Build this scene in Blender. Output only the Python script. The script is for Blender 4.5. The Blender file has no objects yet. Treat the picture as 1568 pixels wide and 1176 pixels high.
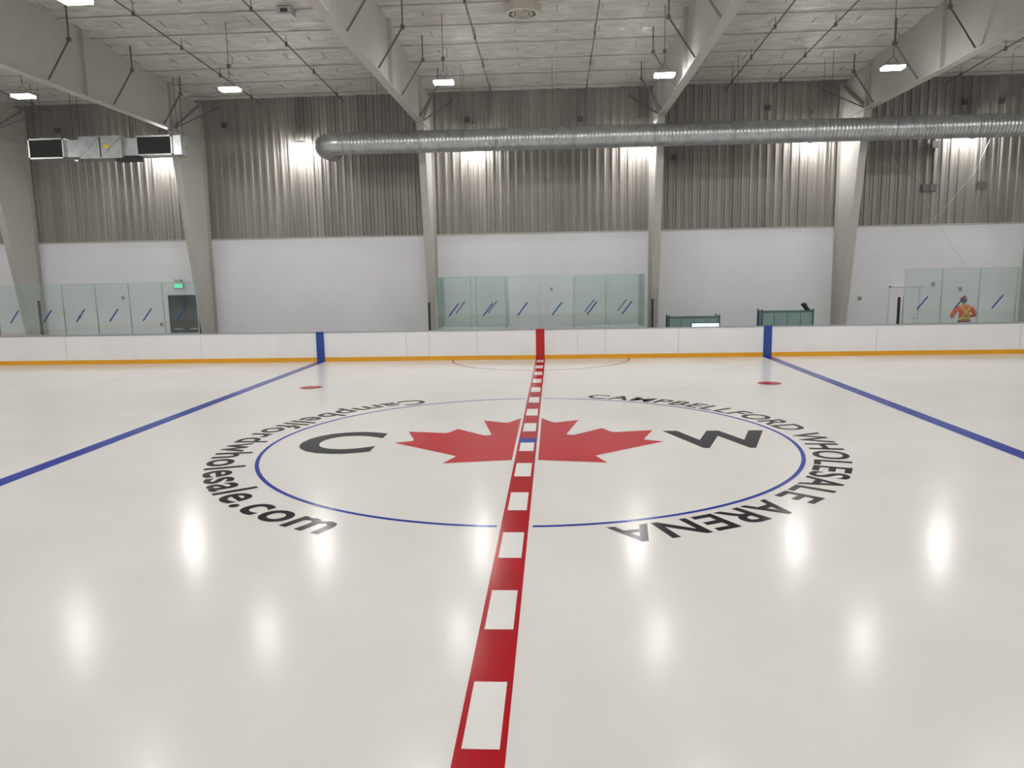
import bpy, bmesh, math, random
from mathutils import Vector, Matrix
random.seed(3)
R=math.radians
scene=bpy.context.scene
try:
    scene.view_settings.view_transform='Standard'
    scene.view_settings.look='None'
except Exception: pass

# ------------------------------------------------------------ materials
def newmat(name):
    m=bpy.data.materials.new(name); m.use_nodes=True
    nt=m.node_tree; b=nt.nodes['Principled BSDF']
    return m,nt,b
def pmat(name,col,rough=.5,metal=0.0,var=.06,scale=3.0,bump=0.0,bscale=60.0,stretch=(1,1,1),spec=.5,ior=1.5):
    m,nt,b=newmat(name)
    tc=nt.nodes.new('ShaderNodeTexCoord'); mp=nt.nodes.new('ShaderNodeMapping')
    mp.inputs['Scale'].default_value=stretch
    nt.links.new(tc.outputs['Object'],mp.inputs['Vector'])
    n=nt.nodes.new('ShaderNodeTexNoise'); n.inputs['Scale'].default_value=scale; n.inputs['Detail'].default_value=4
    nt.links.new(mp.outputs[0],n.inputs['Vector'])
    r=nt.nodes.new('ShaderNodeValToRGB')
    r.color_ramp.elements[0].position=.3; r.color_ramp.elements[1].position=.7
    r.color_ramp.elements[0].color=tuple(max(0,c*(1-var)) for c in col)+(1,)
    r.color_ramp.elements[1].color=tuple(min(1,c*(1+var)) for c in col)+(1,)
    nt.links.new(n.outputs['Fac'],r.inputs['Fac']); nt.links.new(r.outputs['Color'],b.inputs['Base Color'])
    b.inputs['Roughness'].default_value=rough; b.inputs['Metallic'].default_value=metal
    b.inputs['Specular IOR Level'].default_value=spec; b.inputs['IOR'].default_value=ior
    if bump>0:
        n2=nt.nodes.new('ShaderNodeTexNoise'); n2.inputs['Scale'].default_value=bscale; n2.inputs['Detail'].default_value=3
        nt.links.new(mp.outputs[0],n2.inputs['Vector'])
        bp=nt.nodes.new('ShaderNodeBump'); bp.inputs['Strength'].default_value=bump; bp.inputs['Distance'].default_value=.02
        nt.links.new(n2.outputs['Fac'],bp.inputs['Height']); nt.links.new(bp.outputs[0],b.inputs['Normal'])
    return m
def emat(name,col,s):
    m,nt,b=newmat(name)
    b.inputs['Base Color'].default_value=col+(1,)
    b.inputs['Emission Color'].default_value=col+(1,); b.inputs['Emission Strength'].default_value=s
    return m
def ice_mat(name,col,var=.02,spec=.17):
    m=pmat(name,col,rough=.16,var=var,scale=.6,bump=0.0,ior=1.31,spec=spec)
    nt=m.node_tree; b=nt.nodes['Principled BSDF']
    g=nt.nodes.new('ShaderNodeNewGeometry')
    n=nt.nodes.new('ShaderNodeTexNoise'); n.inputs['Scale'].default_value=14; n.inputs['Detail'].default_value=6
    nt.links.new(g.outputs['Position'],n.inputs['Vector'])
    bp=nt.nodes.new('ShaderNodeBump'); bp.inputs['Strength'].default_value=.09; bp.inputs['Distance'].default_value=.01
    nt.links.new(n.outputs['Fac'],bp.inputs['Height']); nt.links.new(bp.outputs[0],b.inputs['Normal'])
    mr=nt.nodes.new('ShaderNodeMapRange'); mr.inputs['To Min'].default_value=.13; mr.inputs['To Max'].default_value=.21
    n3=nt.nodes.new('ShaderNodeTexNoise'); n3.inputs['Scale'].default_value=1.1; n3.inputs['Detail'].default_value=6
    nt.links.new(g.outputs['Position'],n3.inputs['Vector']); nt.links.new(n3.outputs['Fac'],mr.inputs['Value'])
    nt.links.new(mr.outputs[0],b.inputs['Roughness'])
    return m
M={}
M['ice']=ice_mat('ice_white',(.80,.79,.765),.03)
M['icer']=ice_mat('ice_paint_red',(.44,.010,.018),.08)
M['icew']=ice_mat('ice_paint_white',(.84,.83,.81))
M['icel']=ice_mat('ice_paint_leaf_red',(.54,.026,.038),.06)
M['iceb']=ice_mat('ice_paint_blue',(.024,.05,.36),.08)
M['icek']=ice_mat('ice_paint_black',(.026,.026,.031),.1,spec=.10)
M['board']=pmat('board_white',(.88,.88,.89),rough=.3,var=.02,scale=1.5)
M['kick']=pmat('board_kick_yellow',(.82,.40,.02),rough=.35,var=.05)
M['cap']=pmat('board_cap_grey',(.34,.37,.42),rough=.4)
M['seam']=pmat('board_seam_grey',(.50,.51,.53),rough=.5)
M['bblue']=pmat('board_blue',(.02,.07,.34),rough=.3)
M['bred']=pmat('board_red',(.5,.015,.02),rough=.3)
M['conc']=pmat('floor_concrete',(.33,.32,.30),rough=.7,bump=.2)
M['liner']=pmat('wall_liner_white',(.80,.815,.85),rough=.35,var=.03,scale=.7)
M['metalwall']=pmat('wall_metal_grey',(.285,.27,.25),rough=.42,var=.22,scale=1.2,stretch=(1.2,1,.12),metal=.2)
M['steel']=pmat('frame_steel_paint',(.44,.43,.40),rough=.5,var=.04)
M['galv']=pmat('duct_galvanised',(.42,.44,.44),rough=.34,metal=.85,var=.16,scale=4)
M['alu']=pmat('aluminium',(.55,.57,.58),rough=.35,metal=.8)
M['dark']=pmat('dark_pipe',(.06,.06,.06),rough=.5)
M['pipe']=pmat('conduit_grey',(.15,.145,.14),rough=.5,metal=.3)
M['black']=pmat('black_rubber',(.012,.012,.014),rough=.5)
M['tape']=pmat('blue_tape',(.01,.05,.24),rough=.5)
M['teal']=pmat('teal_panel',(.24,.36,.35),rough=.3)
M['tealdk']=pmat('teal_panel_dark',(.08,.13,.14),rough=.4)
M['housing']=pmat('lamp_housing',(.5,.5,.5),rough=.5)
M['led']=emat('lamp_led',(1.0,.97,.94),160)
M['ledw']=emat('lamp_led_bright',(1.0,.975,.95),215)
M['green']=emat('exit_sign_green',(.12,.75,.42),.8)
M['screen']=emat('lit_display',(.55,.9,1.0),1.6)
M['vent']=pmat('vent_plastic',(.50,.48,.42),rough=.5)
M['ridge']=pmat('insulation_strap',(.36,.35,.33),rough=.5)
M['wood']=pmat('bench_wood',(.4,.27,.15),rough=.5)
M['grille']=pmat('grille_dark',(.025,.025,.027),rough=.6)
M['yellow']=pmat('warning_label',(.8,.6,.05),rough=.5)
def glassmat(name,tint,fac):
    m=bpy.data.materials.new(name); m.use_nodes=True; nt=m.node_tree; nt.nodes.clear()
    o=nt.nodes.new('ShaderNodeOutputMaterial'); t=nt.nodes.new('ShaderNodeBsdfTransparent'); g=nt.nodes.new('ShaderNodeBsdfGlossy')
    t.inputs['Color'].default_value=tint+(1,); g.inputs['Roughness'].default_value=.03; g.inputs['Color'].default_value=(.9,1,.97,1)
    f=nt.nodes.new('ShaderNodeFresnel'); f.inputs['IOR'].default_value=1.5
    d=nt.nodes.new('ShaderNodeBsdfDiffuse'); d.inputs['Color'].default_value=(.62,.74,.72,1)
    n=nt.nodes.new('ShaderNodeTexNoise'); n.inputs['Scale'].default_value=2.
    mr=nt.nodes.new('ShaderNodeMapRange'); mr.inputs['To Min'].default_value=fac*.8; mr.inputs['To Max'].default_value=fac*1.2
    nt.links.new(n.outputs['Fac'],mr.inputs['Value'])
    m0=nt.nodes.new('ShaderNodeMixShader'); nt.links.new(mr.outputs[0],m0.inputs[0])
    nt.links.new(t.outputs[0],m0.inputs[1]); nt.links.new(d.outputs[0],m0.inputs[2])
    m1=nt.nodes.new('ShaderNodeMixShader'); nt.links.new(f.outputs[0],m1.inputs[0])
    nt.links.new(m0.outputs[0],m1.inputs[1]); nt.links.new(g.outputs[0],m1.inputs[2]); nt.links.new(m1.outputs[0],o.inputs[0])
    return m
M['glass']=glassmat('rink_glass_clear',(.95,.98,.973),.04)
M['gedge']=pmat('glass_edge',(.34,.46,.44),rough=.2)

def ceilmat():
    m,nt,b=newmat('ceiling_insulation')
    tc=nt.nodes.new('ShaderNodeTexCoord')
    mp=nt.nodes.new('ShaderNodeMapping'); mp.inputs['Scale'].default_value=(.8,3.2,1)
    nt.links.new(tc.outputs['Object'],mp.inputs['Vector'])
    n=nt.nodes.new('ShaderNodeTexNoise'); n.inputs['Scale'].default_value=1.9; n.inputs['Detail'].default_value=6; n.inputs['Roughness'].default_value=.65
    nt.links.new(mp.outputs[0],n.inputs['Vector'])
    r=nt.nodes.new('ShaderNodeValToRGB'); r.color_ramp.elements[0].color=(.52,.51,.48,1); r.color_ramp.elements[1].color=(.83,.815,.775,1)
    r.color_ramp.elements[0].position=.3; r.color_ramp.elements[1].position=.62
    nt.links.new(n.outputs['Fac'],r.inputs['Fac']); nt.links.new(r.outputs['Color'],b.inputs['Base Color'])
    bp=nt.nodes.new('ShaderNodeBump'); bp.inputs['Strength'].default_value=1.0; bp.inputs['Distance'].default_value=.25
    nt.links.new(n.outputs['Fac'],bp.inputs['Height']); nt.links.new(bp.outputs[0],b.inputs['Normal'])
    b.inputs['Roughness'].default_value=.33
    return m
M['ceil']=ceilmat()

# ------------------------------------------------------------ mesh builder
class MB:
    def __init__(s): s.v=[];s.f=[];s.m=[];s.sm=[]
    def add(s,vs,fs,mi=0,sm=False):
        o=len(s.v); s.v+= [tuple(x) for x in vs]
        for f in fs: s.f.append([o+i for i in f]); s.m.append(mi); s.sm.append(sm)
    def box(s,x0,x1,y0,y1,z0,z1,mi=0):
        s.add([(x0,y0,z0),(x1,y0,z0),(x1,y1,z0),(x0,y1,z0),(x0,y0,z1),(x1,y0,z1),(x1,y1,z1),(x0,y1,z1)],
              [(0,3,2,1),(4,5,6,7),(0,1,5,4),(1,2,6,5),(2,3,7,6),(3,0,4,7)],mi)
    def beam(s,a,b,w,h,mi=0,up=(0,0,1)):
        a=Vector(a);b=Vector(b);d=(b-a).normalized();u=Vector(up)
        if abs(d.dot(u))>.95:u=Vector((1,0,0))
        x=d.cross(u).normalized();y=x.cross(d).normalized()
        c=[(-w/2,-h/2),(w/2,-h/2),(w/2,h/2),(-w/2,h/2)]
        s.add([a+x*i+y*j for i,j in c]+[b+x*i+y*j for i,j in c],[(0,1,2,3),(7,6,5,4),(0,4,5,1),(1,5,6,2),(2,6,7,3),(3,7,4,0)],mi)
    def cyl(s,a,b,r,n=10,mi=0,r2=None,cap=True):
        a=Vector(a);b=Vector(b);r2=r if r2 is None else r2
        d=(b-a).normalized();u=Vector((0,0,1)) if abs(d.z)<.9 else Vector((1,0,0))
        x=d.cross(u).normalized();y=d.cross(x).normalized()
        vs=[a+x*math.cos(2*math.pi*i/n)*r+y*math.sin(2*math.pi*i/n)*r for i in range(n)]+[b+x*math.cos(2*math.pi*i/n)*r2+y*math.sin(2*math.pi*i/n)*r2 for i in range(n)]
        s.add(vs,[(i,(i+1)%n,n+(i+1)%n,n+i) for i in range(n)],mi,True)
        if cap: s.add(vs,[tuple(range(n-1,-1,-1)),tuple(range(n,2*n))],mi)
    def path(s,pts,r,n=8,mi=0):
        for a,b in zip(pts[:-1],pts[1:]): s.cyl(a,b,r,n,mi)
    def sphere(s,c,r,mi=0,n=12,sc=(1,1,1)):
        vs=[];k=n//2
        for i in range(k+1):
            t=math.pi*i/k
            for j in range(n):
                p=2*math.pi*j/n; vs.append((c[0]+r*sc[0]*math.sin(t)*math.cos(p),c[1]+r*sc[1]*math.sin(t)*math.sin(p),c[2]+r*sc[2]*math.cos(t)))
        s.add(vs,[(i*n+j,(i+1)*n+j,(i+1)*n+(j+1)%n,i*n+(j+1)%n) for i in range(k) for j in range(n)],mi,True)
    def mesh(s,name,mats):
        me=bpy.data.meshes.new(name); me.from_pydata(s.v,[],s.f)
        for k in mats: me.materials.append(M[k] if isinstance(k,str) else k)
        for p,i,sm in zip(me.polygons,s.m,s.sm): p.material_index=i; p.use_smooth=sm
        me.update(); return me
    def obj(s,name,mats,parent=None):
        return link(name,s.mesh(name,mats),parent)
def link(name,me,parent=None,loc=(0,0,0),rot=(0,0,0)):
    o=bpy.data.objects.new(name,me); scene.collection.objects.link(o)
    o.location=loc;o.rotation_euler=rot
    if parent: o.parent=parent
    return o
def empty(name,loc=(0,0,0)):
    o=bpy.data.objects.new(name,None); scene.collection.objects.link(o); o.location=loc; o.empty_display_size=.3; return o

# ------------------------------------------------------------ dimensions
HX,HY=35.0,16.6
BX,BY=30.5,12.95
RC=8.5
LINER=4.5; EAVE=9.85; SL=.05
def ceil_z(y): return EAVE+SL*(HY-abs(y))

# ------------------------------------------------------------ shell
b=MB(); b.box(-HX-.3,HX+.3,-HY-.3,HY+.3,-.3,-.02); b.obj('floor',['conc'])
def rink_outline(off,n=16):
    r=RC+off; pts=[]
    for cx,cy,a0 in [(BX-RC,BY-RC,0),(-BX+RC,BY-RC,90),(-BX+RC,-BY+RC,180),(BX-RC,-BY+RC,270)]:
        for i in range(n+1):
            a=R(a0+90*i/n); pts.append((cx+r*math.cos(a),cy+r*math.sin(a)))
    return pts
pts=rink_outline(0)
b=MB(); n=len(pts)
b.add([(x,y,0) for x,y in pts]+[(x,y,-.019) for x,y in pts],[tuple(range(n)),tuple(range(2*n-1,n-1,-1))]+[(i,n+i,n+(i+1)%n,(i+1)%n) for i in range(n)])
b.obj('ice_surface',['ice'])

def wall_y(name,ysign):
    b=MB(); y=HY*ysign; s=ysign
    b.box(-HX,HX,min(y,y+.3*s),max(y,y+.3*s),-.3,EAVE+.3,0)
    b.box(-HX,HX,min(y,y-.03*s),max(y,y-.03*s),-.02,LINER,0)
    b.box(-HX,HX,min(y,y-.06*s),max(y,y-.06*s),LINER-.01,LINER+.05,2)
    prof=[];x=-HX
    while x<HX:
        prof+=[(x,0.012),(x+.10,0.012),(x+.12,.030),(x+.14,.012),(x+.205,.012),(x+.23,.065),(x+.28,.065),(x+.305,.012)]
        x+=.305
    vs=[];fs=[]
    for i,(px,d) in enumerate(prof):
        vs+=[(px,y-d*s,LINER+.05),(px,y-d*s,EAVE+.25)]
    for i in range(len(prof)-1):
        a=2*i; f=(a,a+2,a+3,a+1); fs.append(f if s>0 else f[::-1])
    b.add(vs,fs,1)
    return b.obj(name,['liner','metalwall','steel'])
wall_y('wall_back',1); wall_y('wall_front',-1)
def wall_x(name,s):
    b=MB(); x=HX*s
    b.box(min(x,x+.3*s),max(x,x+.3*s),-HY,HY,-.3,LINER,0)
    b.box(min(x,x+.3*s),max(x,x+.3*s),-HY,HY,LINER,EAVE+1.3,1)
    b.obj(name,['liner','metalwall'])
wall_x('wall_left',-1); wall_x('wall_right',1)

b=MB(); NX,NY=280,264
PUR=1.52
vs=[]
for j in range(NY+1):
    y=-HY+2*HY*j/NY
    t=((HY-abs(y))%PUR)/PUR
    sy=-.085*abs(math.sin(math.pi*t))**.6
    for i in range(NX+1):
        x=-HX+2*HX*i/NX
        tx=((x+HX+.6)%1.25)/1.25
        vs.append((x,y,ceil_z(y)+sy*(.55+.45*abs(math.sin(math.pi*tx))**.5)+random.uniform(-.014,.014)))
b.add(vs,[(j*(NX+1)+i,(j+1)*(NX+1)+i,(j+1)*(NX+1)+i+1,j*(NX+1)+i+1) for j in range(NY) for i in range(NX)],0,True)
b.box(-HX,HX,-HY,HY,EAVE+1.3,EAVE+1.5,0)
x=-HX+.65
while x<HX:
    for sgn in (1,-1):
        b.beam((x,sgn*HY,ceil_z(HY)-.035),(x,0,ceil_z(0)-.035),.025,.02,1)
    x+=1.25
y=PUR*.5
while y<HY:
    for sgn in (1,-1): b.box(-HX,HX,sgn*(HY-y)-.015,sgn*(HY-y)+.015,ceil_z(HY-y)-.105,ceil_z(HY-y)-.085,1)
    y+=PUR
b.obj('ceiling',['ceil','ridge'])

# ------------------------------------------------------------ portal frames
KY=14.25
def rafter_bot(y): return 8.33
def frame_mesh():
    b=MB(); fw=.26
    for s in (1,-1):
        y0=s*(HY-.07); cb=s*(HY-.78); ct=s*KY
        zt=rafter_bot(KY)
        vs=[(-.01,y0,-.02),(-.01,cb,-.02),(-.01,ct,zt),(-.01,y0,zt+1.35),(.01,y0,-.02),(.01,cb,-.02),(.01,ct,zt),(.01,y0,zt+1.35),(-.01,ct,zt+1.5),(.01,ct,zt+1.5)]
        b.add(vs,[(0,1,2,8,3),(7,9,6,5,4)],0)
        def slab(p,q,t):
            (ya,za),(yb,zb)=p,q
            dy,dz=yb-ya,zb-za;L=math.hypot(dy,dz);ny,nz=-dz/L*t,dy/L*t
            v=[(-fw/2,ya,za),(fw/2,ya,za),(fw/2,ya+ny,za+nz),(-fw/2,ya+ny,za+nz),(-fw/2,yb,zb),(fw/2,yb,zb),(fw/2,yb+ny,zb+nz),(-fw/2,yb+ny,zb+nz)]
            b.add(v,[(0,3,2,1),(4,5,6,7),(0,1,5,4),(1,2,6,5),(2,3,7,6),(3,0,4,7)],0)
        slab((cb,-.02),(ct,zt),.025)
        slab((y0,-.02),(y0,zt+1.35),.02)
        b.beam((0,ct,zt),(0,y0,zt+1.3),fw*.9,.02,0)
        b.beam((0,ct,zt),(0,y0,zt),.02,fw*.9,0,up=(1,0,0))
        N=12; pv=[]
        for i in range(N+1):
            y=s*((KY+.01)*(1-i/N)); pv.append((0,y,rafter_bot(y))); pv.append((0,y,ceil_z(y)))
        b.add(pv,[(2*i,2*i+2,2*i+3,2*i+1) for i in range(N)],0)
        slab((s*(KY+.02),rafter_bot(KY)),(0,rafter_bot(0)),.03)
        for y in (KY,9.2,3.1):
            b.beam((0,s*y,rafter_bot(y)),(0,s*y,ceil_z(y)),fw*.95,.02,0,up=(0,1,0))
        for k in range(2,11):
            y=HY-k*PUR
            if y<.5: break
            if k%2==1: continue
            for sx in (1,-1):
                a=Vector((sx*.10,s*y,rafter_bot(y)+.05)); c=Vector((sx*.78,s*y,rafter_bot(y)+1.05))
                b.beam(a,c,.05,.008,1,up=(0,1,0)); b.beam(a+Vector((0,s*.02,0)),c+Vector((0,s*.02,0)),.008,.05,1,up=(0,1,0))
                b.beam(c-Vector((0,0,.03)),Vector((c.x,c.y,ceil_z(y)-.06)),.035,.035,1)
                b.box(c.x-.05,c.x+.05,c.y-.04,c.y+.04,c.z-.05,c.z+.05,1)
        for sx in (1,-1):
            b.beam((sx*.1,ct+s*.06,zt+.05),(sx*.95,s*(HY-.5),zt+1.1),.07,.03,1)
        b.box(-.2,.2,min(cb,y0)-.03,max(cb,y0),-.02,.02,0)
    return b.mesh('steel_portal_frame',['steel','pipe'])
fm=frame_mesh()
for X in (-34,-27.3,-20.35,-13.2,-4.17,4.27,11.25,18.25,25.2,32.2): link('steel_portal_frame',fm,loc=(X,0,0))

# ------------------------------------------------------------ high bay lights
def light_mesh(z,top,led='led'):
    b=MB()
    b.box(-.28,.28,-.17,.17,z+.06,z+.09,0)
    for k in range(9): b.box(-.25+k*.06,-.235+k*.06,-.14,.14,z+.09,z+.12,0)
    b.box(-.10,.10,-.06,.06,z+.12,z+.18,0)
    b.box(-.265,.265,-.155,.155,z,z+.06,1)
    for sx in (-1,1): b.path([(sx*.2,0,z+.1),(0,0,z+.36)],.006,6,2)
    b.cyl((0,0,z+.36),(0,0,top),.010,8,2)
    b.box(-.04,.04,-.04,.04,z+.62,z+.72,2)
    b.path([(.04,0,z+.66),(.12,0,z+.74),(.13,0,z+.9),(.02,0,z+1.0)],.007,6,2)
    return b.mesh('high_bay_light',['housing',led,'pipe'])
XS=[-2.55+6.15*k for k in range(-4,5)]
XW=[-27.4,-20.9,-14.65,-9.15,-2.5,3.72,10.0,15.6,21.9,28.0]
for Y,Z,xs in ((16.20,7.98,XW),(8.9,8.28,XS),(1.9,8.3,XS),(-5.1,8.2,XS),(-12.0,8.05,XS)):
    lm=light_mesh(Z,ceil_z(Y)-.09,'ledw' if Y>16 else 'led')
    for x in xs: link('high_bay_light',lm,loc=(x,Y,0))

# ------------------------------------------------------------ spiral duct
b=MB(); n=36; rad=.37; YC,ZC=13.55,7.53
rings=[]
def ring(c,d,r):
    d=Vector(d).normalized();x=Vector((0,0,1));y=d.cross(x).normalized()
    return [Vector(c)+x*math.cos(2*math.pi*i/n)*r+y*math.sin(2*math.pi*i/n)*r for i in range(n)]
er=.60; X0=-6.95
for i in range(9):
    a=R(90*(1-i/8.))
    c=(X0-er*math.sin(a), YC+er*(1-math.cos(a)), ZC)
    d=(math.cos(a),-math.sin(a),0)
    if i==0:
        rings.append(ring((c[0],c[1]+.85,c[2]),d,rad-.02));rings.append(ring((c[0],c[1]+.85,c[2]),d,rad)); rings.append(ring((c[0],c[1]+.06,c[2]),d,rad)); rings.append(ring((c[0],c[1]+.05,c[2]),d,rad+.02)); rings.append(ring((c[0],c[1]+.0,c[2]),d,rad+.02))
    rings.append(ring(c,d,rad+ (0.0 if i%2 else .012)))
x=X0;k=0
while x<33.5:
    x+=.12;k+=1
    if k%22==2:
        rings+= [ring((x,YC,ZC),(1,0,0),rad),ring((x+.003,YC,ZC),(1,0,0),rad+.03),ring((x+.06,YC,ZC),(1,0,0),rad+.03),ring((x+.063,YC,ZC),(1,0,0),rad)]
    else:
        rings+= [ring((x,YC,ZC),(1,0,0),rad),ring((x+.012,YC,ZC),(1,0,0),rad+.009),ring((x+.024,YC,ZC),(1,0,0),rad)]
vs=[v for r_ in rings for v in r_]
b.add(vs,[(k*n+i,k*n+(i+1)%n,(k+1)*n+(i+1)%n,(k+1)*n+i) for k in range(len(rings)-1) for i in range(n)],0,True)
for X in [-5.6+3.05*i for i in range(13)]:
    for sy in (-1,1): b.cyl((X,YC+sy*.39,ZC),(X,YC+sy*.39,ceil_z(YC)-.06),.008,6,1)
b.obj('spiral_air_duct',['galv','pipe'])

# ------------------------------------------------------------ air handling unit on the left
b=MB()
def grillebox(x0,x1,y0,y1,z0,z1):
    b.box(x0,x1,y0+.06,y1,z0,z1,0)
    t=.05
    b.box(x0,x1,y0,y0+.06,z0,z0+t,0);b.box(x0,x1,y0,y0+.06,z1-t,z1,0);b.box(x0,x0+t,y0,y0+.06,z0,z1,0);b.box(x1-t,x1,y0,y0+.06,z0,z1,0)
    b.box(x0+t,x1-t,y0+.048,y0+.06,z0+t,z1-t,1)
    m=int((z1-z0-2*t)/.055)
    for k in range(m): b.beam((x0+t,y0+.03,z0+t+.03+k*.055),(x1-t,y0+.03,z0+t+.03+k*.055),.03,.005,2,up=(0,-.5,.8))
    for k in range(1,8): xx=x0+(x1-x0)*k/8; b.box(xx-.004,xx+.004,y0+.012,y0+.018,z0+t,z1-t,2)
ZA=7.30; YA=13.5
grillebox(-18.1,-16.8,YA,YA+.75,ZA,ZA+.70)
grillebox(-14.15,-12.85,YA,YA+.6,ZA+.02,ZA+.70)
b.box(-16.8,-16.2,YA+.1,YA+.7,ZA+.05,ZA+.64,0)
b.box(-16.2,-14.65,YA-.05,YA+.75,ZA-.04,ZA+.72,0)
b.box(-15.45,-15.41,YA-.06,YA-.05,ZA,ZA+.68,1)
b.beam((-16.2,YA-.055,ZA),(-15.45,YA-.055,ZA+.68),.02,.006,0); b.beam((-15.41,YA-.055,ZA),(-14.65,YA-.055,ZA+.68),.02,.006,0)
b.box(-15.3,-15.1,YA-.062,YA-.05,ZA+.3,ZA+.42,3)
b.box(-14.65,-14.15,YA+.1,YA+.6,ZA+.05,ZA+.64,0)
b.box(-12.85,-12.55,YA+.05,YA+.6,ZA+.03,ZA+.69,0)
b.box(-15.0,-14.2,YA+.1,YA+.5,ZA-.12,ZA+.04,1)
for X in (-17.9,-16.5,-14.4,-12.7):
    for yy in (YA+.15,YA+.55): b.cyl((X,yy,ZA+.6),(X,yy,ceil_z(yy)-.06),.01,6,2)
b.obj('air_handling_unit',['galv','grille','dark','yellow'])

# ------------------------------------------------------------ ceiling pipes & vent
def ceiling_pipe(X,y0=16.3,drop=.32,r=.020,step=2.6):
    b=MB()
    for s in (1,-1):
        b.cyl((X,s*y0,ceil_z(y0)-drop),(X,0,ceil_z(0)-drop),r,8,0)
        y=y0-1
        while y>.3:
            b.cyl((X,s*y,ceil_z(y)-drop),(X,s*y,ceil_z(y)-.06),.01,6,0)
            b.box(X-.03,X+.03,s*y-.04,s*y+.04,ceil_z(y)-drop-.07,ceil_z(y)-drop+.05,0)
            y-=step
    b.obj('sprinkler_pipe',['pipe'])
for X in (-19.0,-15.6,-10.6,-7.4,-1.75,1.75,6.9,8.6,14.8,21.5,-24.5): ceiling_pipe(X)
b=MB()
vx,vy=-.3,8.6; vz=ceil_z(vy)-.26
def torus_ring(c,r0,r1,z0,z1,mi):
    n=36;vs=[]
    for i in range(n):
        a=2*math.pi*i/n
        for rr,zz in ((r0,z0),(r1,z0),(r1,z1),(r0,z1)): vs.append((c[0]+rr*math.cos(a),c[1]+rr*math.sin(a),zz))
    b.add(vs,[(4*i+k,4*((i+1)%n)+k,4*((i+1)%n)+(k+1)%4,4*i+(k+1)%4) for i in range(n) for k in range(4)],mi,False)
torus_ring((vx,vy),.38,.50,vz-.05,vz+.18,0)
b.cyl((vx,vy,vz-.01),(vx,vy,vz+.17),.38,32,1)
for r0,r1 in ((.25,.29),(.14,.18)): torus_ring((vx,vy),r0,r1,vz-.045,vz-.012,0)
b.cyl((vx,vy,vz-.05),(vx,vy,vz-.012),.07,20,0)
for k in range(8):
    a=math.pi*k/4; b.beam((vx+.07*math.cos(a),vy+.07*math.sin(a),vz-.03),(vx+.385*math.cos(a),vy+.385*math.sin(a),vz-.03),.025,.02,0)
b.obj('ceiling_vent',['vent','black'])
b=MB(); z=ceil_z(8.2)-.08; b.box(-6.9,-6.5,8.0,8.4,z-.2,z,0); b.box(-6.8,-6.6,7.99,8.0,z-.15,z-.05,1); b.obj('ceiling_junction_box',['housing','dark'])

# ------------------------------------------------------------ dasher boards
BH=1.05
def loop_band(b,o0,o1,z0,z1,mi):
    A=rink_outline(o0);B=rink_outline(o1);n=len(A)
    vs=[(x,y,z0) for x,y in A]+[(x,y,z0) for x,y in B]+[(x,y,z1) for x,y in B]+[(x,y,z1) for x,y in A]
    fs=[]
    for i in range(n):
        j=(i+1)%n
        for k in range(4):
            k2=(k+1)%4
            fs.append((k*n+i,k2*n+i,k2*n+j,k*n+j))
    b.add(vs,fs,mi)
rootb=empty('dasher_boards')
b=MB(); loop_band(b,0,.10,0.0,BH-.03,0); b.obj('board_panels',['board'],rootb)
b=MB(); loop_band(b,-.012,.0,0.0,.15,0); b.obj('kick_plate',['kick'],rootb)
b=MB(); loop_band(b,-.02,.13,BH-.03,BH,0); b.obj('cap_rail',['cap'],rootb)
b=MB()
for s in (1,-1):
    for X,mi,w in ((-7.77,0,.14),(7.77,0,.14),(0,1,.15)):
        y=s*BY; b.box(X-w,X+w,min(y-s*.016,y),max(y-s*.016,y),.0,BH+.004,mi)
        b.box(X-w,X+w,min(y-s*.03,y+s*.135),max(y-s*.03,y+s*.135),BH-.032,BH+.006,mi)
b.obj('line_markings',['bblue','bred'],rootb)
b=MB()
for X in (-17.1,-12.1,-4.7,-3.9,-2.2,1.3,2.25,4.75,11.4,16.1,21):
    b.box(X-.006,X+.006,BY-.004,BY,.16,BH-.03,0)
    b.box(X-.006,X+.006,-BY,-BY+.004,.16,BH-.03,0)
b.obj('panel_seams',['seam'],rootb)

# ------------------------------------------------------------ rink glass
GT=2.88
def glass_run_x(b,x0,x1,y,z0,z1,pitch=1.2,tape=True,post=True):
    n=max(1,round((x1-x0)/pitch)); w=(x1-x0)/n
    for i in range(n):
        a,c=x0+i*w+.008,x0+(i+1)*w-.008
        b.box(a,c,y-.006,y+.006,z0,z1,0)
        for xx in (a,c): b.box(xx-.006,xx+.006,y-.0065,y+.0065,z0,z1,1)
        b.box(a,c,y-.0065,y+.0065,z1-.012,z1+.001,1)
        b.box(a,c,y-.02,y+.02,z0,z0+.03,2)
        if tape and w>.8:
            xm=(a+c)/2
            b.beam((xm-.17,y-.0095,z0+.48),(xm+.17,y-.0095,z0+.92),.045,.003,3,up=(0,1,0))
    if post:
        for i in range(n+1):
            xx=x0+i*w; b.box(xx-.014,xx+.014,y+.008,y+.035,z0,z0+.95,2)
def glass_run_y(b,x,y0,y1,z0,z1,pitch=1.1):
    n=max(1,round((y1-y0)/pitch)); w=(y1-y0)/n
    for i in range(n):
        a,c=y0+i*w+.008,y0+(i+1)*w-.008
        b.box(x-.006,x+.006,a,c,z0,z1,0)
        for yy in (a,c): b.box(x-.0065,x+.0065,yy-.006,yy+.006,z0,z1,1)
        b.box(x-.0065,x+.0065,a,c,z1-.012,z1+.001,1)
        b.box(x-.02,x+.02,a,c,z0,z0+.03,2)
GM=['glass','gedge','alu','tape']
GY=BY+.05
for x0,x1 in ((-22,-12.15),(12.25,22)):
    for s in (1,-1):
        b=MB(); glass_run_x(b,x0,x1,s*GY,BH,GT); b.obj('rink_glass',GM)
root=empty('penalty_box')
PB=3.6; PY=14.9
b=MB()
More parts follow.
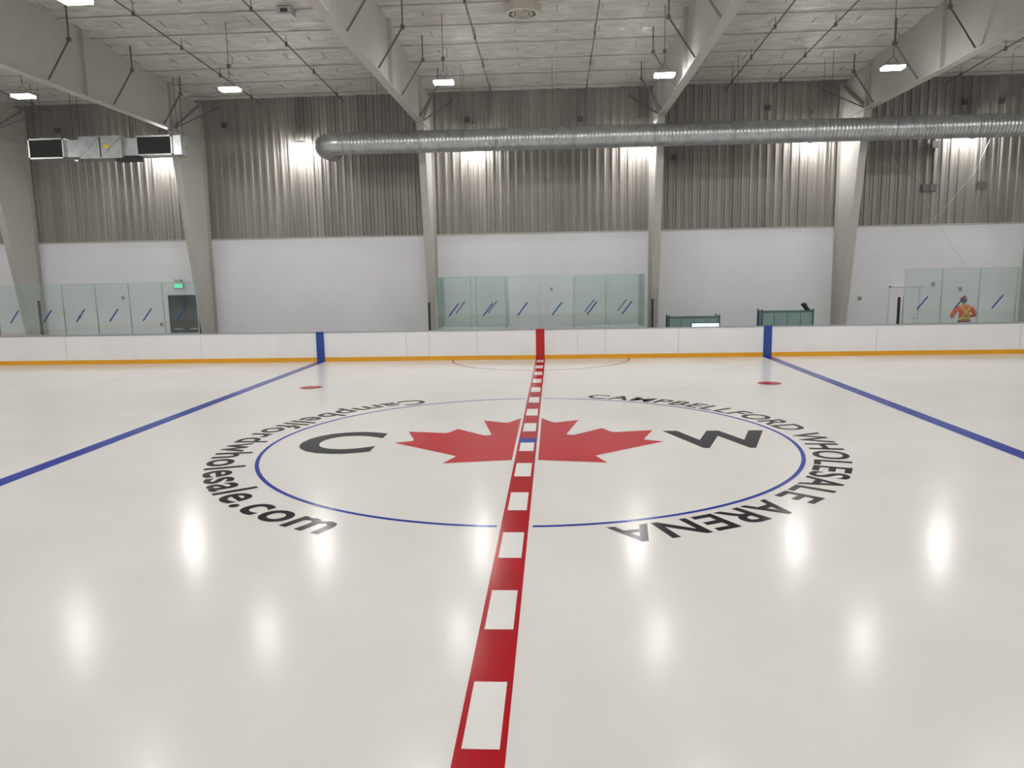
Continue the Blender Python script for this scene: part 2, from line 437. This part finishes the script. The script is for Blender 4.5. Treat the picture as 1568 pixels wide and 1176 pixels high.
glass_run_x(b,-PB,-1.2,GY,BH,GT,1.2); glass_run_x(b,-1.2,1.2,GY,BH,GT,1.2); glass_run_x(b,1.2,PB,GY,BH,GT,1.2)
b.obj('front_glass',GM,root)
b=MB()
for X in (-PB,-1.2,1.2,PB): glass_run_y(b,X,GY+.05,PY,BH,GT)
glass_run_x(b,-PB,-1.2,PY,BH,GT,1.2); glass_run_x(b,1.2,PB,PY,BH,GT,1.2)
b.obj('side_and_back_glass',GM,root)
b=MB()
for X in (-PB,-1.2,1.2,PB): b.box(X-.04,X+.04,BY+.14,PY,-.02,BH,0)
b.box(-PB,-1.2,PY-.04,PY+.04,-.02,BH,0); b.box(1.2,PB,PY-.04,PY+.04,-.02,BH,0)
b.obj('box_walls',['board'],root)
b=MB()
for x0,x1 in ((-3.4,-1.4),(1.4,3.4)):
    b.box(x0,x1,PY-.5,PY-.12,.40,.45,0)
    for X in (x0+.15,x1-.15): b.box(X-.03,X+.03,PY-.45,PY-.2,-.02,.40,1)
b.obj('bench_seats',['wood','alu'],root)
for X,z in ((-PB-.28,2.02),(PB+.28,2.02),(12.15,1.95),(-18.05,2.3)):
    b=MB(); b.box(X-.035,X+.035,BY+.14,BY+.21,-.02,z,0); b.box(X-.05,X+.05,BY+.135,BY+.22,1.0,1.06,0); b.box(X-.05,X+.05,BY+.135,BY+.22,-.02,.04,0)
    b.obj('gate_post',['black'])
for x0,x1 in ((-11.6,-4.5),(4.5,11.6)):
    b=MB(); b.box(x0,x1,13.5,13.85,.42,.47,0)
    X=x0+.3
    while X<x1: b.box(X-.03,X+.03,13.55,13.8,-.02,.42,1); X+=1.6
    b.obj('players_bench',['wood','alu'])

# ------------------------------------------------------------ doors, exit sign, wall items
def door(name,x0,x1,zt,leafs,mat='black'):
    b=MB(); y=HY-.03
    b.box(x0-.06,x0,y-.06,y,-.02,zt+.06,1);b.box(x1,x1+.06,y-.06,y,-.02,zt+.06,1);b.box(x0,x1,y-.06,y,zt,zt+.06,1)
    w=(x1-x0)/leafs
    for i in range(leafs):
        b.box(x0+i*w+.01,x0+(i+1)*w-.01,y-.045,y,-.01,zt-.01,0)
        b.box(x0+i*w+.38,x0+(i+1)*w-.12,y-.05,y-.045,1.2,zt-.35,3)
        b.cyl((x0+i*w+.15,y-.09,1.0),(x0+(i+1)*w-.15,y-.09,1.0),.018,8,2)
    b.obj(name,[mat,'black','alu','grille'])
door('door_1',-14.98,-13.72,2.3,2)
b=MB(); y=HY-.03
b.box(-14.75,-14.35,y-.08,y,2.62,2.84,0); b.box(-14.72,-14.38,y-.085,y-.08,2.65,2.81,1)
for k in (-1,1): b.cyl((-14.55+k*.1,y-.14,2.95),(-14.55+k*.1,y-.06,2.95),.05,12,2)
b.box(-14.68,-14.42,y-.08,y,2.84,2.95,2)
b.obj('exit_sign',['housing','green','housing'])
b=MB(); y=HY-.03
b.box(13.3,13.36,y-.06,y,-.02,2.25,0);b.box(14.4,14.46,y-.06,y,-.02,2.25,0);b.box(13.3,14.46,y-.06,y,2.2,2.26,0)
b.box(13.37,14.39,y-.04,y,-.01,2.19,1);b.cyl((14.28,y-.1,1.02),(14.28,y-.04,1.02),.03,10,2);b.cyl((14.16,y-.1,1.02),(14.3,y-.1,1.02),.012,8,2)
b.obj('door_2',['liner','liner','alu'])
def fixture_box(name,X,Z,w=.14,h=.18,mats=('dark','housing'),off=.05):
    b=MB(); y=HY-off; b.box(X-w/2,X+w/2,y-.09,y,Z-h/2,Z+h/2,0); b.box(X-w/2+.02,X+w/2-.02,y-.1,y-.09,Z-h/2+.03,Z+h/2-.03,1)
    b.cyl((X,y-.1,Z),(X,y-.14,Z),w*.22,10,0)
    b.obj(name,list(mats))
for X,Z in ((-18.9,8.85),(-12.2,8.85),(-2.75,8.8),(1.55,8.7),(8.5,8.9),(15.6,8.9),(16.9,8.9),(5.1,7.2)): fixture_box('motion_sensor',X,Z,.2,.2,('pipe','dark'),.07)
for X,Z in ((-18.8,1.55),(-16.9,2.3),(-15.4,1.2),(12.2,1.8),(.4,2.35),(14.9,2.3),(15.9,2.1)): fixture_box('light_switch',X,Z,.1,.14,('housing','dark'),.03)
b=MB(); y=HY-.12
for X,z0 in ((14.35,5.85),(14.62,5.85),(16.4,5.9)):
    b.cyl((X,y,z0),(X,y,8.3),.022,8,0); b.box(X-.12,X+.12,y-.1,y+.04,z0-.12,z0+.14,0)
b.box(14.5,14.8,y-.08,y+.04,7.3,7.55,0)
b.path([(14.35,y,8.3),(15.9,y,8.3),(16.4,y,8.3)],.02,8,0)
b.path([(13.0,y,7.3),(13.5,y-.05,6.6),(14.2,y,6.0)],.010,6,0)
b.path([(16.6,y,7.6),(16.1,y-.06,6.4),(15.0,y-.1,5.0),(14.6,y-.1,4.6)],.008,6,1)
b.path([(14.3,y,5.7),(14.8,y-.06,4.7),(15.5,y-.1,3.6),(16.3,y-.1,2.6)],.006,6,1)
b.obj('electrical_conduit',['pipe','alu'])

def cart(X0,X1,ztop,screen):
    b=MB(); y0,y1=14.3,14.9
    b.box(X0+.06,X1-.06,y0+.03,y1-.03,.25,ztop-.1,0)
    b.box(X0+.03,X1-.03,y0,y1,ztop-.1,ztop-.06,1)
    for X in (X0,X1-.06):
        for yy in (y0,y1-.06): b.box(X,X+.06,yy,yy+.06,.1,ztop,1)
        for yy in (y0+.03,y1-.03): b.cyl((X+.01,yy,.06),(X+.05,yy,.06),.08,14,2)
    for k in range(1,4):
        xx=X0+(X1-X0)*k/4; b.box(xx-.01,xx+.01,y0+.02,y0+.035,.3,ztop-.14,1)
    if screen:
        b.box(X0+.82,X1-.03,y0-.05,y0-.002,ztop-.56,ztop-.28,2); b.box(X0+.84,X1-.05,y0-.056,y0-.05,ztop-.54,ztop-.30,3)
    else:
        b.cyl((X1-.10,y0+.3,ztop-.10),(X1-.26,y0+.3,ztop+.12),.08,12,2); b.sphere((X1-.27,y0+.3,ztop+.14),.11,2,12,(1,.8,.7)); b.box(X1-.16,X1-.02,y0+.2,y0+.4,ztop-.3,ztop-.05,2)
    b.obj('equipment_cart',['teal','tealdk','black','screen'])
cart(4.6,6.45,1.38,True); cart(7.9,9.75,1.54,False)

# ------------------------------------------------------------ ice markings
Z1,Z2,Z3,Z4=.002,.004,.006,.008
def flat(name,polys,z,mat,parent):
    b=MB()
    for p in polys: b.add([(x,y,z) for x,y in p],[tuple(range(len(p)))],0)
    return b.obj(name,[mat],parent)
def ringpoly(cx,cy,r0,r1,a0=0,a1=360,n=160):
    out=[]
    for i in range(n):
        a=R(a0+(a1-a0)*i/n);c=R(a0+(a1-a0)*(i+1)/n)
        out.append([(cx+r0*math.cos(a),cy+r0*math.sin(a)),(cx+r1*math.cos(a),cy+r1*math.sin(a)),(cx+r1*math.cos(c),cy+r1*math.sin(c)),(cx+r0*math.cos(c),cy+r0*math.sin(c))])
    return out
def rect(x0,x1,y0,y1): return [(x0,y0),(x1,y0),(x1,y1),(x0,y1)]
for X in (-7.77,7.77):
    rt=empty('blue_line'); flat('paint',[rect(X-.15,X+.15,-BY+.02,BY-.02)],Z1,'iceb',rt)
rt=empty('faceoff_circle'); flat('ring',ringpoly(0,0,4.54,4.605),Z1,'iceb',rt)
rt=empty('referee_crease'); flat('arc',ringpoly(0,BY,3.02,3.07,180,360,80),Z1,'icer',rt)
for X in (-6.1,6.1):
    for Y in (-6.7,6.7):
        rt=empty('faceoff_spot'); flat('outline',ringpoly(X,Y,.25,.30,n=48),Z2,'icer',rt)
        flat('fill',[[(X+.24*math.cos(2*math.pi*i/40),Y+.24*math.sin(2*math.pi*i/40)) for i in range(40)]],Z2,'icer',rt)
rt=empty('centre_line')
flat('margin',[rect(-.21,.21,-BY+.02,BY-.02)],Z2,'ice',rt)
flat('line',[rect(-.163,.163,-BY+.02,BY-.02)],Z3,'icer',rt)
y=-8.75
ys=[]
while y>-12.5: y-=1.59
while y<12.7:
    if y>-12.8 and not -1<y<-.5: ys.append((y,min(y+.78,12.8)))
    y+=1.59
flat('checks',[rect(-.12,.12,a,c) for a,c in ys]+[rect(-.12,.12,-.8,.0)],Z4,'icew',rt)
flat('centre_dot',[rect(-.15,.15,-.17,.17)],Z4+.002,'iceb',rt)
logo=empty('centre_ice_logo')
half=[(-45,2030),(-45,1167),(-75,1095),(-156,1069),(-1015,1220),(-899,900),(-895,860),(-919,827),(-1860,65),(-1648,-34),(-1615,-65),(-1614,-113),(-1800,-685),(-1258,-570),(-1215,-575),(-1185,-608),(-1080,-855),(-657,-401),(-600,-385),(-550,-415),(-546,-458),(-750,-1510),(-423,-1321),(-375,-1318),(-332,-1348),(0,-2000)]
S=.00128
L=[(x*S,-y*S-.02) for x,y in half]; Rr=[(-x,y) for x,y in L[::-1]][1:]
bm=bmesh.new(); vv=[bm.verts.new((x,y,Z1)) for x,y in L+Rr]; f=bm.faces.new(vv); bm.normal_update()
if f.normal.z<0: bmesh.ops.reverse_faces(bm,faces=[f])
bmesh.ops.triangulate(bm,faces=bm.faces[:])
me=bpy.data.meshes.new('maple_leaf'); bm.to_mesh(me); bm.free(); me.materials.append(M['icel']); link('maple_leaf',me,logo)
def textmesh(body,off,space=1.0):
    cu=bpy.data.curves.new('t','FONT'); cu.body=body; cu.size=1; cu.offset=off; cu.space_character=space; cu.resolution_u=5; cu.fill_mode='FRONT'
    o=bpy.data.objects.new('t',cu); scene.collection.objects.link(o)
    dg=bpy.context.evaluated_depsgraph_get(); dg.update()
    me=bpy.data.meshes.new_from_object(o.evaluated_get(dg)); bpy.data.objects.remove(o)
    me.materials.clear(); me.materials.append(M['icek'])
    for p in me.polygons: p.material_index=0
    return me
def arc_text(name,body,a0,a1,rbase,height,outward,off,hchar,sp=1.0):
    me=textmesh(body,off,sp); xs=[v.co.x for v in me.vertices]; x0,x1=min(xs),max(xs)
    for v in me.vertices:
        t=(v.co.x-x0)/(x1-x0); a=R(a0+(a1-a0)*t); r=rbase+(height*v.co.y/hchar)*(1 if outward else -1)
        v.co=(r*math.cos(a),r*math.sin(a),Z1)
    link(name,me,logo)
arc_text('lettering_website','Campbellfordwholesale.com',121,245,5.34,.62,False,.020,.73,1.06)
arc_text('lettering_arena','CAMPBELLFORD WHOLESALE ARENA',75,-77,4.74,.52,True,.022,.70,1.08)
def big(name,ch,x0,x1,y0,y1,off):
    me=textmesh(ch,off); X=[v.co.x for v in me.vertices];Y=[v.co.y for v in me.vertices]
    for v in me.vertices: v.co=(x0+(v.co.x-min(X))/(max(X)-min(X))*(x1-x0),y0+(v.co.y-min(Y))/(max(Y)-min(Y))*(y1-y0),Z1)
    link(name,me,logo)
big('letter_c','C',-4.07,-2.66,-.93,.85,.03)
big('letter_w','W',2.48,4.32,-.62,.78,.03)

# ------------------------------------------------------------ person
def shirt_mat():
    m,nt,b_=newmat('hi_vis_shirt')
    tc=nt.nodes.new('ShaderNodeTexCoord'); sx=nt.nodes.new('ShaderNodeSeparateXYZ'); nt.links.new(tc.outputs['Object'],sx.inputs[0])
    def math_(op,a,c=None):
        n=nt.nodes.new('ShaderNodeMath'); n.operation=op
        for i,v in enumerate((a,c)):
            if v is None: continue
            if isinstance(v,(int,float)): n.inputs[i].default_value=v
            else: nt.links.new(v,n.inputs[i])
        return n.outputs[0]
    ax=math_('ABSOLUTE',sx.outputs['X'])
    d=math_('ABSOLUTE',math_('SUBTRACT',ax,math_('ABSOLUTE',math_('MULTIPLY',math_('SUBTRACT',sx.outputs['Z'],1.27),.75))))
    s1=math_('LESS_THAN',d,.022)
    s2=math_('LESS_THAN',math_('ABSOLUTE',math_('SUBTRACT',sx.outputs['Z'],1.08)),.022)
    st=math_('MAXIMUM',s1,s2)
    mix=nt.nodes.new('ShaderNodeMix'); mix.data_type='RGBA'; nt.links.new(st,mix.inputs[0])
    mix.inputs[6].default_value=(.85,.11,.02,1); mix.inputs[7].default_value=(.62,.78,.08,1)
    nt.links.new(mix.outputs[2],b_.inputs['Base Color']); b_.inputs['Roughness'].default_value=.8
    return m
M['shirt']=shirt_mat(); M['pants']=pmat('work_trousers',(.015,.018,.03),rough=.8); M['skin']=pmat('skin',(.45,.26,.18),rough=.5)
M['boot']=pmat('boots',(.05,.035,.02),rough=.6); M['hair']=pmat('hair_brown',(.05,.03,.02),rough=.7); M['hat']=pmat('cap_orange',(.6,.12,.03),rough=.7)
def skinned(name,verts,edges,radii,root,sub=2):
    me=bpy.data.meshes.new(name); me.from_pydata(verts,edges,[]); o=bpy.data.objects.new(name,me); scene.collection.objects.link(o)
    md=o.modifiers.new('s','SKIN'); md.use_smooth_shade=True
    for i,r in enumerate(radii):
        sv=me.skin_vertices[0].data[i]; sv.radius=r if isinstance(r,tuple) else (r,r); sv.use_root=(i==root)
    s=o.modifiers.new('u','SUBSURF'); s.levels=sub; s.render_levels=sub
    dg=bpy.context.evaluated_depsgraph_get(); dg.update()
    out=bpy.data.meshes.new_from_object(o.evaluated_get(dg)); bpy.data.objects.remove(o)
    for p in out.polygons: p.use_smooth=True
    return out
man=empty('rink_worker',(14.95,14.3,-.02)); man.scale=(1.07,1.07,1.07)
V=[(0,0,.98),(0,0,1.14),(0,.02,1.30),(0,.03,1.43),(0,.05,1.52),(0,.08,1.58)]
Rd=[(.18,.14),(.18,.135),(.21,.135),(.16,.10),(.062,.062),(.06,.06)]
E=[(0,1),(1,2),(2,3),(3,4),(4,5)]
wr=[]
for s in (-1,1):
    o=len(V)
    V+=[(s*.22,.03,1.41),(s*.38,.04,1.16),(s*.24,.27,1.10)]; Rd+=[.09,.068,.042]; E+=[(3,o),(o,o+1),(o+1,o+2)]; wr.append(Vector(V[-1]))
    o=len(V)
    V+=[(s*.10,0,.86),(s*.12,.03,.50),(s*.13,-.01,.11),(s*.14,.12,.05)]; Rd+=[.105,.07,.05,(.05,.04)]; E+=[(0,o),(o,o+1),(o+1,o+2),(o+2,o+3)]
me=skinned('body',V,E,Rd,0)
for k in ('shirt','pants','skin','boot'): me.materials.append(M[k])
for p in me.polygons:
    c=p.center
    mi=0
    if c.z<.13: mi=3
    elif c.z<1.0 and abs(c.x)<.28 and c.y<.2: mi=1
    if c.z>1.49 and abs(c.x)<.09: mi=2
    if abs(c.x)>.15 and c.y>.19 and c.z<1.25: mi=2
    p.material_index=mi
link('body',me,man)
b=MB()
b.sphere((0,.09,1.665),.098,0,20,(.82,1.0,1.18))
b.sphere((0,.15,1.61),.06,0,14,(.85,.8,.9))
b.cyl((0,.18,1.665),(0,.207,1.64),.012,8,0,r2=.018)
for s in (-1,1):
    b.sphere((s*.032,.178,1.675),.013,1,10); b.sphere((s*.032,.189,1.675),.006,2,8)
    b.sphere((s*.083,.08,1.66),.026,0,10,(.4,.7,1.1))
b.sphere((0,.186,1.607),.02,3,10,(1.1,.35,.3))
b.sphere((0,.072,1.672),.102,4,18,(.86,.98,1.12))
b.sphere((0,.085,1.715),.104,5,20,(.9,1.0,.75)); b.cyl((0,.16,1.715),(0,.25,1.70),.07,16,5,r2=.05)
b.obj('head',['skin','board','black','bred','hair','hat'],man)
for si,s in enumerate((-1,1)):
    w=wr[si]; d=Vector((-s*.35,.9,-.1)).normalized(); side=Vector((s,.3,0)).normalized()
    sfx='l' if s<0 else 'r'
    palm=skinned('hand',[w,w+d*.05,w+d*.09],[(0,1),(1,2)],[(.03,.024),(.040,.018),(.038,.015)],0,2); palm.materials.append(M['skin']); link('palm_'+sfx,palm,man)
    for k,(off,L_) in enumerate(((-.030,.062),(-.010,.074),(.010,.070),(.030,.055))):
        p0=w+d*.085+side*off; p1=p0+d*L_*.45+Vector((0,0,-.008)); p2=p1+d*L_*.32+Vector((0,0,-.016)); p3=p2+d*L_*.15+Vector((0,0,-.018))
        fm_=skinned('f',[p0,p1,p2,p3],[(0,1),(1,2),(2,3)],[.0095,.009,.008,.007],0,1); fm_.materials.append(M['skin']); link('finger_%d_%s'%(k+1,sfx),fm_,man)
    p0=w+d*.03-side*.03; p1=p0+d*.03-side*.028; p2=p1+d*.032-side*.006+Vector((0,0,-.01))
    fm_=skinned('f',[p0,p1,p2],[(0,1),(1,2)],[.012,.0105,.009],0,1); fm_.materials.append(M['skin']); link('thumb_'+sfx,fm_,man)

# ------------------------------------------------------------ world, camera
w=bpy.data.worlds.new('world'); scene.world=w; w.use_nodes=True
w.node_tree.nodes['Background'].inputs[0].default_value=(.8,.85,1,1); w.node_tree.nodes['Background'].inputs[1].default_value=.02
yaw,p,r=-0.0574,-0.14478,0.01791
fwd=Vector((math.sin(yaw)*math.cos(p),math.cos(yaw)*math.cos(p),math.sin(p)))
r0=Vector((math.cos(yaw),-math.sin(yaw),0)); u0=r0.cross(fwd)
ri=r0*math.cos(r)-u0*math.sin(r); up=r0*math.sin(r)+u0*math.cos(r)
cd=bpy.data.cameras.new('camera'); cam=bpy.data.objects.new('camera',cd); scene.collection.objects.link(cam)
mt=Matrix((ri,up,-fwd)).transposed().to_4x4(); mt.translation=Vector((.4826,-13.009,2.925)); cam.matrix_world=mt
cd.sensor_width=36; cd.lens=1145.234/1568*36; cd.clip_start=.05; cd.clip_end=200
scene.camera=cam
